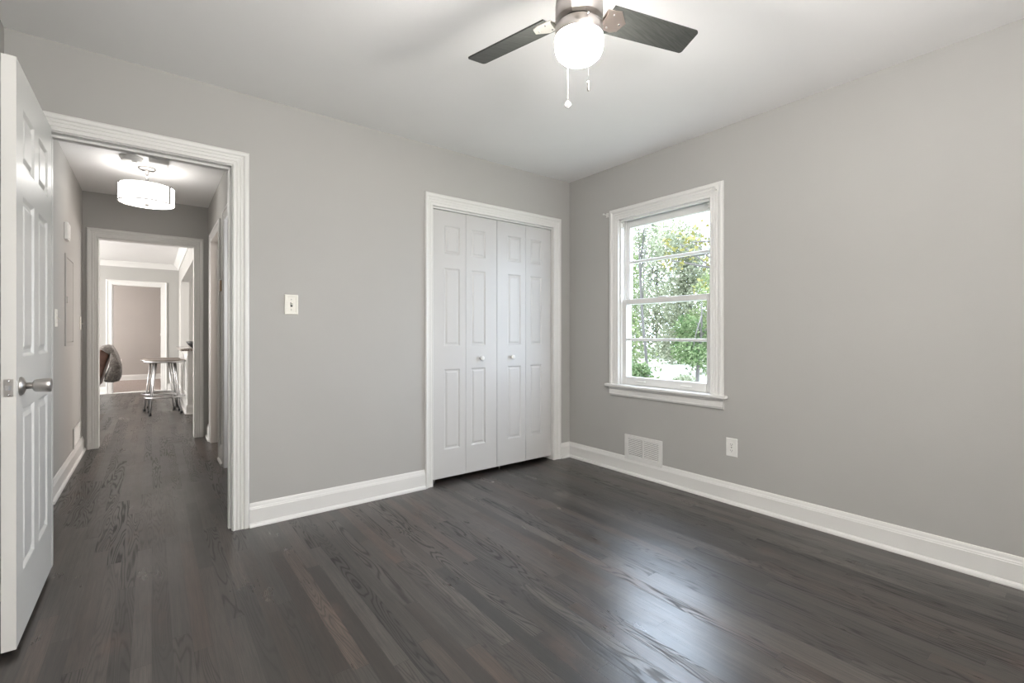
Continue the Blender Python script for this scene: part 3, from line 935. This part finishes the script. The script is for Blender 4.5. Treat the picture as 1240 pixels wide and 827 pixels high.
def plate_side(mb, y, z, w_, h_, x, s, d=.006):
    """cover plate on a wall facing x; s = direction it stands out"""
    rows = [[(x + s * dd, y - w_ / 2 + i, z - h_ / 2 + i), (x + s * dd, y + w_ / 2 - i, z - h_ / 2 + i), (x + s * dd, y + w_ / 2 - i, z + h_ / 2 - i), (x + s * dd, y - w_ / 2 + i, z + h_ / 2 - i)]
            for i, dd in ((0, 0), (0, d * .5), (.003, d))]
    mb.rows(rows, True); mb.add(rows[-1], [(0, 1, 2, 3)])
    return mb
OY, OZ = 1.522, .361
ol = thing('wall_outlet', (RX, OY, OZ), 'white duplex outlet on the window wall right of the floor register', 'outlet')
mb = MB(); plate_side(mb, OY, OZ, .074, .118, RX, -1); mb.build('cover_plate', M['plastic'], ol)
for dz_ in (-.0195, .0195):
    mb = MB()
    mb.prism([(.0165 * cos(2 * pi * k / 24), max(-.0115, min(.0115, .0165 * sin(2 * pi * k / 24)))) for k in range(24)], RX - .0075, RX - .0058, lambda u, v, q: (q, OY + u, OZ + dz_ + v))
    rc = mb.build('receptacle', M['plastic'], ol)
    for (dy, hh) in ((-.006, .0042), (.006, .0034)):
        m = MB(); m.box(RX - .0079, RX - .0074, OY + dy - .0011, OY + dy + .0011, OZ + dz_ + .0015 - hh, OZ + dz_ + .0015 + hh)
        sub(m, 'slot', M['dark'], rc, ol)
    m = MB(); m.lathe([(0, RX - .0079), (.0022, RX - .0079), (.0022, RX - .0074), (0, RX - .0074)], (0, OY, OZ + dz_ - .0075), 'x', 12)
    sub(m, 'slot', M['dark'], rc, ol)
mb = MB(); mb.lathe([(0, RX - .0080), (.003, RX - .0075), (.0035, RX - .0058), (0, RX - .0058)], (0, OY, OZ), 'x', 12); mb.build('screw', M['dark'], ol)

# floor register
VY0, VY1, VZ0, VZ1 = 2.036, 2.376, .112, .307
vt = thing('wall_register', (RX, 2.2, VZ0), 'white louvred air register standing on the baseboard below the window', 'vent')
mb = wall_mesh(VY0, VY1, VZ0, VZ1, [(VY0 + .030, 2.198, VZ0 + .036, VZ1 - .026), (2.212, VY1 - .030, VZ0 + .036, VZ1 - .026)], RX - .012, RX - .002, Y_)
mb.build('register_frame', M['trim'], vt, bevel=.002)
mb = MB(); mb.box(RX - .004, RX - .0005, VY0 + .02, VY1 - .02, VZ0 + .02, VZ1 - .02); mb.build('duct_opening', M['dark'], vt)
for a, b in ((VY0 + .030, 2.198), (2.212, VY1 - .030)):
    lm = MB()
    n = 13
    for k in range(n):
        z = VZ0 + .036 + (k + .5) * (VZ1 - VZ0 - .062) / n
        lm.prism([(-.0114, -.0032), (-.0104, -.0032), (-.0066, .0028), (-.0076, .0028)], a, b, lambda u, v, q, z=z: (RX + u, q, z + v))
    lm.build('louvres', M['trim'], vt)

# curtain rod and blind brackets
def bracket(name, loc, label, build, group=None):
    o_ = thing(name, loc, label, 'bracket', group)
    build(o_)
    return o_
def rod_knob(y, z):
    def f(o_):
        m = MB(); m.box(RX - .004, RX, y - .012, y + .012, z - .018, z + .018); m.build('mounting_plate', M['plastic'], o_, bevel=.001)
        m = MB(); m.tube([(RX - .004, y, z), (RX - .040, y, z)], .004, 10)
        m.lathe([(0, RX - .038), (.006, RX - .039), (.0085, RX - .044), (.0075, RX - .050), (0, RX - .053)], (0, y, z), 'x', 14)
        m.build('hook', M['plastic'], o_)
    return f
bracket('curtain_rod_bracket', (RX, 2.560, 2.062), 'small white curtain rod hook on the wall at the upper left of the window', rod_knob(2.560, 2.062))
def casing_knob(y, z):
    def f(o_):
        x = RX - .018
        m = MB(); m.box(x - .003, x, y - .013, y + .013, z - .022, z + .022); m.build('mounting_plate', M['plastic'], o_, bevel=.001)
        m = MB(); m.tube([(x - .003, y, z - .008), (x - .020, y, z - .008), (x - .026, y, z - .002), (x - .027, y, z + .010)], .004, 10)
        m.build('hook', M['plastic'], o_)
    return f
bracket('curtain_rod_bracket', (RX - .018, 1.615, 2.045), 'small white curtain rod hook on the upper right corner of the window casing', casing_knob(1.615, 2.045))
def blind_end(y, s_):
    def f(o_):
        z = WZ1 - .045
        m = MB(); m.box(RX + .001, RX + .029, y, y + s_ * .003, z - .022, z + .022); m.build('mounting_plate', M['plastic'], o_)
        m = MB(); m.box(RX + .004, RX + .026, y + s_ * .003, y + s_ * .020, z - .018, z - .014); m.box(RX + .004, RX + .026, y + s_ * .003, y + s_ * .020, z + .014, z + .018)
        m.box(RX + .022, RX + .026, y + s_ * .003, y + s_ * .020, z - .014, z + .014)
        m.build('clip', M['plastic'], o_, bevel=.001)
    return f
bracket('blind_bracket', (RX + .015, WY1, WZ1 - .045), 'tiny white blind bracket inside the upper left of the window frame', blind_end(WY1 - .0145, -1))
bracket('blind_bracket', (RX + .015, WY0, WZ1 - .045), 'tiny white blind bracket inside the upper right of the window frame', blind_end(WY0 + .0145, 1))

# ------------------------------------------------------------------ hall
HLX, HLY = -.032, 4.82
hl = thing('drum_ceiling_light', (HLX, HLY, H), 'chrome semi-flush hall light with a white lit drum shade', 'ceiling light')
mb = MB(); mb.lathe([(0, H), (.060, H), (.062, H - .008), (.055, H - .018), (.012, H - .020), (0, H - .020)], (HLX, HLY, 0), n=48); mb.build('canopy', M['satin'], hl)
mb = MB(); mb.lathe([(.011, H - .018), (.011, 2.265)], (HLX, HLY, 0), n=20); mb.build('stem', M['chrome'], hl)
RD = .182
mb = MB(); mb.lathe([(RD, 2.285), (RD, 2.150), (RD - .004, 2.150), (RD - .004, 2.285), (RD, 2.285)], (HLX, HLY, 0), n=64)
ds = mb.build('drum_shade', M['drum'], hl)
mb = MB(); mb.lathe([(0, 2.168), (RD - .006, 2.168), (RD - .006, 2.158), (RD * .6, 2.148), (0, 2.144)], (HLX, HLY, 0), n=64); mb.build('diffuser', M['diffuser'], hl)
for zz in (2.285, 2.150):
    mb = MB(); mb.ring((HLX, HLY, zz), RD + .001, .004, 64, 8); mb.build('rim', M['chrome'], hl)
for k in range(3):
    a = radians(-38 + 120 * k)
    mb = MB()
    mb.prism([(-.012, 0), (.012, 0), (.012, .003), (-.012, .003)], 2.148, 2.288,
             lambda u, v, q, a=a: (HLX + (RD + .001 + v) * cos(a) - u * sin(a), HLY + (RD + .001 + v) * sin(a) + u * cos(a), q))
    mb.build('strap', M['chrome'], hl)
mb = MB(); mb.lathe([(0, 2.144), (.010, 2.144), (.013, 2.140), (.008, 2.132), (0, 2.130)], (HLX, HLY, 0), n=20); mb.build('finial', M['satin'], hl)

sd = thing('smoke_detector', (-.125, 4.60, H), 'round white smoke detector on the hall ceiling nearer than the drum light', 'smoke detector')
mb = MB(); mb.lathe([(0, H), (.072, H), (.072, H - .012), (.066, H - .016), (.064, H - .030), (.052, H - .038), (0, H - .040)], (-.125, 4.60, 0), n=40); mb.build('body', M['plastic'], sd)
mb = MB(); mb.lathe([(.0, H - .0395), (.018, H - .0395), (.018, H - .043), (0, H - .0435)], (-.105, 4.57, 0), n=20); mb.build('test_button', M['plastic'], sd)
cb = thing('ceiling_box', (.042, 4.58, H), 'square white box on the hall ceiling beside the smoke detector', 'box')
mb = MB(); mb.box(-.020, .105, 4.52, 4.64, H - .034, H); mb.build('body', M['plastic'], cb, bevel=.006)
mb = MB(); mb.box(-.012, .097, 4.528, 4.632, H - .036, H - .033); mb.build('cover', M['plastic'], cb, bevel=.002)

def hall_switch(y, z, label):
    o_ = thing('light_switch', (HX0, y, z), label, 'light switch')
    m = MB(); plate_side(m, y, z, .076, .120, HX0, 1); m.build('cover_plate', M['ivory'], o_)
    m = MB(); m.prism([(0, -.005), (0, .005), (.017, -.004), (.016, -.010)], -.0045, .0045, lambda u, v, q: (HX0 + .006 + u, y + q, z + v)); m.build('toggle', M['ivory'], o_)
    for dz_ in (-.03, .03):
        m = MB(); m.lathe([(0, HX0 + .0078), (.003, HX0 + .007), (.0035, HX0 + .0058), (0, HX0 + .0058)], (0, y, z + dz_), 'x', 10); m.build('screw', M['satin'], o_)
hall_switch(4.42, 1.20, 'white switch plate on the left hall wall nearest the bedroom door')
hall_switch(5.78, 1.19, 'white toggle switch on the left hall wall close to the living room doorway')
ch = thing('door_chime', (HX0, 4.86, 1.865), 'small white box high on the left hall wall', 'door chime')
mb = MB(); mb.box(HX0, HX0 + .022, 4.80, 4.92, 1.800, 1.930); mb.build('body', M['plastic'], ch, bevel=.004)
mb = MB(); mb.box(HX0 + .022, HX0 + .026, 4.812, 4.908, 1.812, 1.918); mb.build('cover', M['plastic'], ch, bevel=.002)
ap_ = thing('access_panel', (HX0, 5.05, 1.35), 'flush panel door painted like the left hall wall', 'panel')
mb = wall_mesh(4.83, 5.27, 1.00, 1.70, [(4.856, 5.244, 1.026, 1.674)], HX0, HX0 + .008, Y_); mb.build('panel_frame', M['wall'], ap_, bevel=.0015)
mb = MB(); mb.box(HX0 + .001, HX0 + .0065, 4.860, 5.240, 1.030, 1.670); pd = mb.build('panel_door', M['wall'], ap_, bevel=.001)
mb = MB(); mb.box(HX0 + .0065, HX0 + .014, 4.872, 4.886, 1.325, 1.375); sub(mb, 'catch', M['satin'], pd, ap_, bevel=.001)
hv = thing('return_grille', (HX0, 5.5, .13), 'white air grille low on the left hall wall above the baseboard', 'vent')
mb = wall_mesh(5.29, 5.70, .134, .305, [(5.315, 5.675, .159, .280)], HX0 + .002, HX0 + .010, Y_); mb.build('grille_frame', M['trim'], hv, bevel=.0015)
mb = MB(); mb.box(HX0 + .0003, HX0 + .003, 5.30, 5.69, .145, .295); mb.build('duct_opening', M['dark'], hv)
lm = MB()
for k in range(9):
    z = .159 + (k + .5) * .121 / 9
    lm.prism([(.003, .0035), (.004, .0048), (.0098, -.0030), (.0086, -.0044)], 5.315, 5.675, lambda u, v, q, z=z: (HX0 + u, q, z + v))
lm.build('louvres', M['trim'], hv)
tb = thing('wall_thermostat', (HX1, 4.665, 1.505), 'small bronze box on the right hall wall between its two doorways', 'thermostat')
mb = MB(); mb.box(HX1 - .020, HX1, 4.63, 4.70, 1.455, 1.545); mb.build('body', M['brass'], tb, bevel=.004)
mb = MB(); mb.box(HX1 - .022, HX1 - .002, 4.628, 4.702, 1.545, 1.560); mb.build('cap', M['chrome'], tb, bevel=.003)

# ------------------------------------------------------------------ living room beyond
# kitchen peninsula
pn = thing('kitchen_peninsula', (.42, 8.5, 0), 'white kitchen peninsula with a speckled granite top behind the bar stools', 'counter')
mb = MB(); mb.box(.383, 1.00, 7.745, 9.40, 0, .862); mb.build('cabinet', M['trim'], pn, bevel=.002)
mb = MB(); baseboard(mb, (.383, 9.40), (.383, 7.745), (-1, 0), 0, 1); baseboard(mb, (.383, 7.745), (1.0, 7.745), (0, -1), -1, 0); mb.build('plinth', M['trim'], pn)
for y0_, y1_ in ((7.80, 8.50), (8.62, 9.32)):
    mb = wall_mesh(y0_, y1_, .20, .80, [(y0_ + .07, y1_ - .07, .27, .73)], .375, .3835, Y_); mb.build('side_panel', M['trim'], pn, bevel=.002)
mb = MB(); mb.box(.305, 1.04, 7.70, 9.44, .862, .895); mb.build('countertop', M['granite'], pn, bevel=.006)
bw = tag(MB().lathe([(0, .895), (.055, .895), (.060, .902), (.105, .945), (.125, .985), (.122, .987), (.100, .948), (.05, .908), (0, .905)], (.505, 8.05, 0), n=36).build('bowl', M['rubber'], loc=(.505, 8.05, .895)),
         'dark bowl on the granite countertop', 'bowl')

def make_stool(label):
    st = thing('bar_stool', (0, 0, 0), label, 'stool', 'chrome bar stools', world=False)
    mb = MB(); mb.lathe([(0, .742), (.20, .742), (.228, .736), (.232, .726), (.226, .716), (.20, .712), (0, .712)], n=48)
    mb.build('seat', M['seat'], st)
    mb = MB(); mb.ring((0, 0, .716), .226, .012, 56, 10); mb.build('seat_rim', M['tube_chrome'], st)
    for i, (sx, sy) in enumerate(((-1, -1), (1, -1), (1, 1), (-1, 1))):
        b0 = Vector((sx * .165, sy * .150, .705)); b1 = Vector((sx * .200, sy * .165, .012))
        b0 = Vector((sx * .105, sy * .11, .708)); b1 = Vector((sx * .172, sy * .150, .012))
        mb = MB(); mb.tube([b0, b0.lerp(b1, .5), b1], .011, 12)
        lg = mb.build('leg', M['tube_chrome'], st)
        m = MB(); m.lathe([(.016, 0), (.017, .004), (.0155, .030), (0, .030)], (b1.x, b1.y, 0), n=14)
        m.build('foot_cap', M['rubber'], lg)
    mb = MB(); mb.ring((0, 0, .235), .224, .010, 56, 10)
    for sx, sy in ((-1, -1), (1, -1), (1, 1), (-1, 1)):
        q = .665
        px_, py_ = .105 + (.172 - .105) * .68, .11 + .04 * .68
        d = Vector((sx * px_, sy * py_, 0)); e_ = d.normalized() * .224
        mb.tube([(d.x, d.y, .235), (e_.x, e_.y, .235)], .007, 8)
    mb.build('foot_ring', M['tube_chrome'], st)
    return st
M['seat'] = plain('weathered_seat_wood', (0.20, 0.165, 0.14, 1), 0.45)
s1 = make_stool('nearer of the two round chrome bar stools beside the peninsula')
s1.location = (.143, 8.05, 0); s1.rotation_euler = (0, 0, radians(3))
s2 = copy_tree(s1); s2.location = (.105, 8.55, 0); s2.rotation_euler = (0, 0, radians(-8))
s2['label'] = 'farther of the two round chrome bar stools, partly hidden behind the nearer one'

# leather chair seen from behind its reclining back
AC = (-.98, 9.0, 0)
ac = thing('armchair', AC, 'brown leather armchair with a reclined back at the left of the hall doorway', 'armchair')
def leaning(mb, y0, y1):
    poly = [(-.595, .34), (-.480, .80), (-.495, .85), (-.56, .875), (-.64, .86), (-.79, .40)]
    mb.prism(poly, y0, y1, lambda u, v, q: (u, q, v))
    return mb
leaning(MB(), 8.62, 9.38).build('backrest', M['leather'], ac, bevel=.03, seg=4)
MB().box(-1.42, -.72, 8.70, 9.30, .28, .46).build('seat_cushion', M['leather'], ac, bevel=.04, seg=4)
MB().box(-1.44, -.62, 8.66, 9.34, .13, .28).build('base', M['leather'], ac, bevel=.02)
for ya, yb in ((8.56, 8.68), (9.32, 9.44)):
    MB().box(-1.44, -.72, ya, yb, .13, .62).build('arm', M['leather'], ac, bevel=.04, seg=4)
for xx in (-1.38, -.70):
    for yy in (8.64, 9.36):
        MB().lathe([(.018, 0), (.026, .13)], (xx, yy, 0), n=14).build('leg', M['rubber'], ac)
# throw blanket over the top of the back: a heavy upper fold over a longer lower one
def fold(mb, outline, y0, y1, n, seed):
    cx_ = sum(p[0] for p in outline) / len(outline); cz_ = sum(p[1] for p in outline) / len(outline)
    rows = []
    for k in range(n + 1):
        f = k / n
        sh = .90 if k in (0, n) else 1.0
        r = []
        for i, (x, z) in enumerate(outline):
            jx = .010 * sin(i * 2.1 + k * 1.7 + seed); jz = .010 * sin(i * 1.3 - k * 2.3 + seed * 2)
            drop = .03 * sin(f * 7 + seed) if z < .62 else 0
            r.append((cx_ + (x - cx_) * sh + jx, y0 + (y1 - y0) * f + .012 * sin(i * .9 + seed), cz_ + (z - cz_) * sh + jz + drop))
        rows.append(r)
    mb.rows(rows, True, True, True)
mb = MB()
fold(mb, [(-.600, .880), (-.560, .930), (-.485, .952), (-.421, .905), (-.386, .800), (-.359, .680), (-.336, .572), (-.40, .560), (-.492, .585), (-.466, .70),
          (-.448, .82), (-.452, .885), (-.50, .910), (-.56, .908)], 8.56, 9.02, 7, 1)
fold(mb, [(-.40, .78), (-.365, .66), (-.340, .54), (-.350, .48), (-.372, .443), (-.466, .426), (-.548, .440), (-.522, .50), (-.485, .60), (-.455, .72)], 8.60, 8.98, 6, 4)
bl = mb.build('throw_blanket', M['fleece'], loc=(-.48, 8.80, .43), subsurf=2)
tag(bl, 'grey-brown fuzzy throw draped over the leather chair back', 'blanket')
fo = thing('wall_outlet', (-.60, 14.3, .45), 'white outlet on the taupe wall of the carpeted far room', 'outlet')
mb = MB(); plate_back(mb, -.60, .45, .074, .118, 14.3); mb.build('cover_plate', M['plastic'], fo)
for dz_ in (-.02, .02):
    mb = MB(); mb.box(-.616, -.584, 14.2915, 14.2945, .45 + dz_ - .012, .45 + dz_ + .012); mb.build('receptacle', M['plastic'], fo)

# ------------------------------------------------------------------ outside the window
GZ = -.6
mb = MB()
nx, ny = 26, 26
rows = []
for i in range(nx + 1):
    r = []
    for j in range(ny + 1):
        x = 3.2 + 36.8 * i / nx; y = -14 + 48 * j / ny
        r.append((x, y, GZ + .10 * sin(x * .7) * cos(y * .5) + .012 * (x - 3.2)))
    rows.append(r)
mb.rows(rows, smooth=True)
og = mb.build('ground_outside', M['ground'], kind='structure'); og['label'] = 'sunlit yard outside the window'; og['category'] = 'ground'

def leaf_cloud(blobs, n, size, rng, elong=1.8):
    """leaves scattered through ellipsoid clumps: folded two-quad blades"""
    mb = MB()
    vol = [b[3] * b[4] * b[5] for b in blobs]
    tot = sum(vol)
    for b, vv in zip(blobs, vol):
        for _ in range(int(n * vv / tot)):
            while True:
                p = Vector((rng.uniform(-1, 1), rng.uniform(-1, 1), rng.uniform(-1, 1)))
                if p.length <= 1 and rng.random() < .35 + .65 * p.length: break
            c = Vector((b[0] + p.x * b[3], b[1] + p.y * b[4], b[2] + p.z * b[5]))
            d = Vector((rng.gauss(0, 1), rng.gauss(0, 1), rng.gauss(-.3, .7))).normalized()
            s = d.orthogonal().normalized()
            s = Matrix.Rotation(rng.uniform(0, 6.28), 3, d) @ s
            nrm = d.cross(s)
            L = size * rng.uniform(.7, 1.35); w_ = L / elong
            mb.v += [c, c + d * L * .45 + s * w_ * .5 + nrm * w_ * .15, c + d * L, c + d * L * .45 - s * w_ * .5 + nrm * w_ * .15]
            k = len(mb.v)
            mb.f += [(k - 4, k - 3, k - 2), (k - 4, k - 2, k - 1)]
            mb.sm += [False, False]
    return mb
def build_leaves(mb, name, mat, parent, loc):
    vs = [(p[0] - loc[0], p[1] - loc[1], p[2] - loc[2]) for p in mb.v]
    me = bpy.data.meshes.new(name); me.from_pydata(vs, [], mb.f); me.materials.append(mat)
    o = bpy.data.objects.new(name, me); COL.objects.link(o); o.parent = parent
    return o
def tree(x, y, h, trunk_r, blobs, n, size, mat, label, seed, cat='tree', name='tree', lean=(0, 0), nb=7):
    rng = random.Random(seed)
    t_ = thing(name, (x, y, GZ), label, cat, 'trees and shrubs outside the window')
    m = MB()
    pts = [(x + lean[0] * f + .08 * sin(f * 5 + seed), y + lean[1] * f + .08 * cos(f * 4 + seed), GZ - .1 + (h * .85 + .1) * f) for f in (0, .2, .4, .6, .8, 1)]
    m.tube(pts, [trunk_r * (1.15 - .95 * f) for f in (0, .2, .4, .6, .8, 1)], 10)
    trunk = m.build('trunk', M['bark'], t_)
    bm_ = MB()
    for k in range(nb):
        b = blobs[k % len(blobs)]
        f = rng.uniform(.3, .9)
        i = min(4, int(f * 5)); g = f * 5 - i
        p0 = Vector(pts[i]).lerp(Vector(pts[i + 1]), g)
        p1 = Vector((b[0] + rng.uniform(-.6, .6) * b[3], b[1] + rng.uniform(-.6, .6) * b[4], b[2] + rng.uniform(-.4, .6) * b[5]))
        mid = p0.lerp(p1, .5) + Vector((0, 0, .12))
        bm_.tube([p0, mid, p1], [trunk_r * .4, trunk_r * .25, trunk_r * .08], 6)
    bm_.build('branches', M['bark'], t_)
    build_leaves(leaf_cloud(blobs, n, size, rng), 'foliage', M[mat], t_, (x, y, GZ))
    return t_
def crown(x, y, z, r, hz, n, rng, k=1.0):
    return [(x + rng.uniform(-.8, .8) * r, y + rng.uniform(-.8, .8) * r, z + rng.uniform(-.85, .85) * hz, r * rng.uniform(.34, .55) * k, r * rng.uniform(.34, .55) * k, hz * rng.uniform(.20, .36) * k) for _ in range(n)]
q = random.Random(5)
tree(11.2, 9.5, 7.0, .07, crown(11.2, 9.5, 2.6, 1.35, 2.9, 18, q, 1.1), 8500, .10, 'leaf_green', 'tall green tree at the far left of the window view', 1)
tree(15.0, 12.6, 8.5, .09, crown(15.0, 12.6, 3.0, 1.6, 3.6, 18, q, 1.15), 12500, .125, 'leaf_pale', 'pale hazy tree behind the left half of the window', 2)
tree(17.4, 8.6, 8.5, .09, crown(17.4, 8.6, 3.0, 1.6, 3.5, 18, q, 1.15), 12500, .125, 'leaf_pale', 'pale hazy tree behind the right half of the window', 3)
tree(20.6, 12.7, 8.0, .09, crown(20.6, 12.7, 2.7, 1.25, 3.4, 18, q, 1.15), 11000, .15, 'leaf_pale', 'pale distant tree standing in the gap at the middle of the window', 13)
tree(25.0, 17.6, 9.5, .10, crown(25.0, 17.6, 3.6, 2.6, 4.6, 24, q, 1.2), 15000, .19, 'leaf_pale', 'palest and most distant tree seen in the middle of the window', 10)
tree(12.9, 7.1, 4.2, .06, crown(12.9, 7.1, 1.3, 1.2, 1.6, 13, q), 5600, .09, 'leaf_green', 'mid green tree in the lower panes', 4)
tree(10.0, 5.9, 2.9, .05, crown(10.0, 5.9, .9, .8, 1.0, 10, q), 3600, .08, 'leaf_deep', 'dense dark green shrub at the right of the lower panes', 5, 'shrub', 'shrub')
tree(8.4, 6.55, 1.3, .03, crown(8.4, 6.55, .15, .45, .55, 7, q), 1700, .07, 'leaf_deep', 'low dark green bush at the lower left of the window', 6, 'shrub', 'shrub', nb=4)
tree(8.7, 5.35, .8, .03, crown(8.7, 5.35, -.05, .4, .35, 6, q), 700, .08, 'leaf_pale', 'pale low bush in the sun below the window panes', 7, 'shrub', 'shrub', nb=4)
tree(9.4, 7.75, 6.0, .045, crown(9.4, 7.75, 4.4, .35, 1.1, 5, q), 700, .09, 'leaf_pale', 'slim tree with a bare grey trunk in the left panes', 8, lean=(.3, .2))
tree(10.2, 7.5, 6.0, .04, crown(10.2, 7.5, 4.4, .35, 1.1, 5, q), 700, .09, 'leaf_pale', 'second slim bare-trunked tree close to the first', 9, lean=(-.2, .1))
# close branch hanging into the upper right of the window
br = [(6.3, 3.55, 2.55, .30, .25, .20), (6.15, 3.75, 2.30, .26, .22, .20), (6.0, 3.95, 2.15, .24, .20, .16), (6.4, 3.50, 2.15, .26, .2, .2), (6.3, 3.62, 1.75, .22, .2, .16), (6.5, 3.4, 1.55, .2, .2, .15), (6.2, 4.05, 2.5, .25, .2, .15), (6.6, 3.2, 2.9, .5, .4, .4)]
tree(7.1, 2.4, 4.6, .10, br, 560, .075, 'leaf_olive', 'near tree whose olive leafy branch hangs into the upper right panes', 12, nb=12)

for o in bpy.data.objects:
    if 'world_built' in o: del o['world_built']
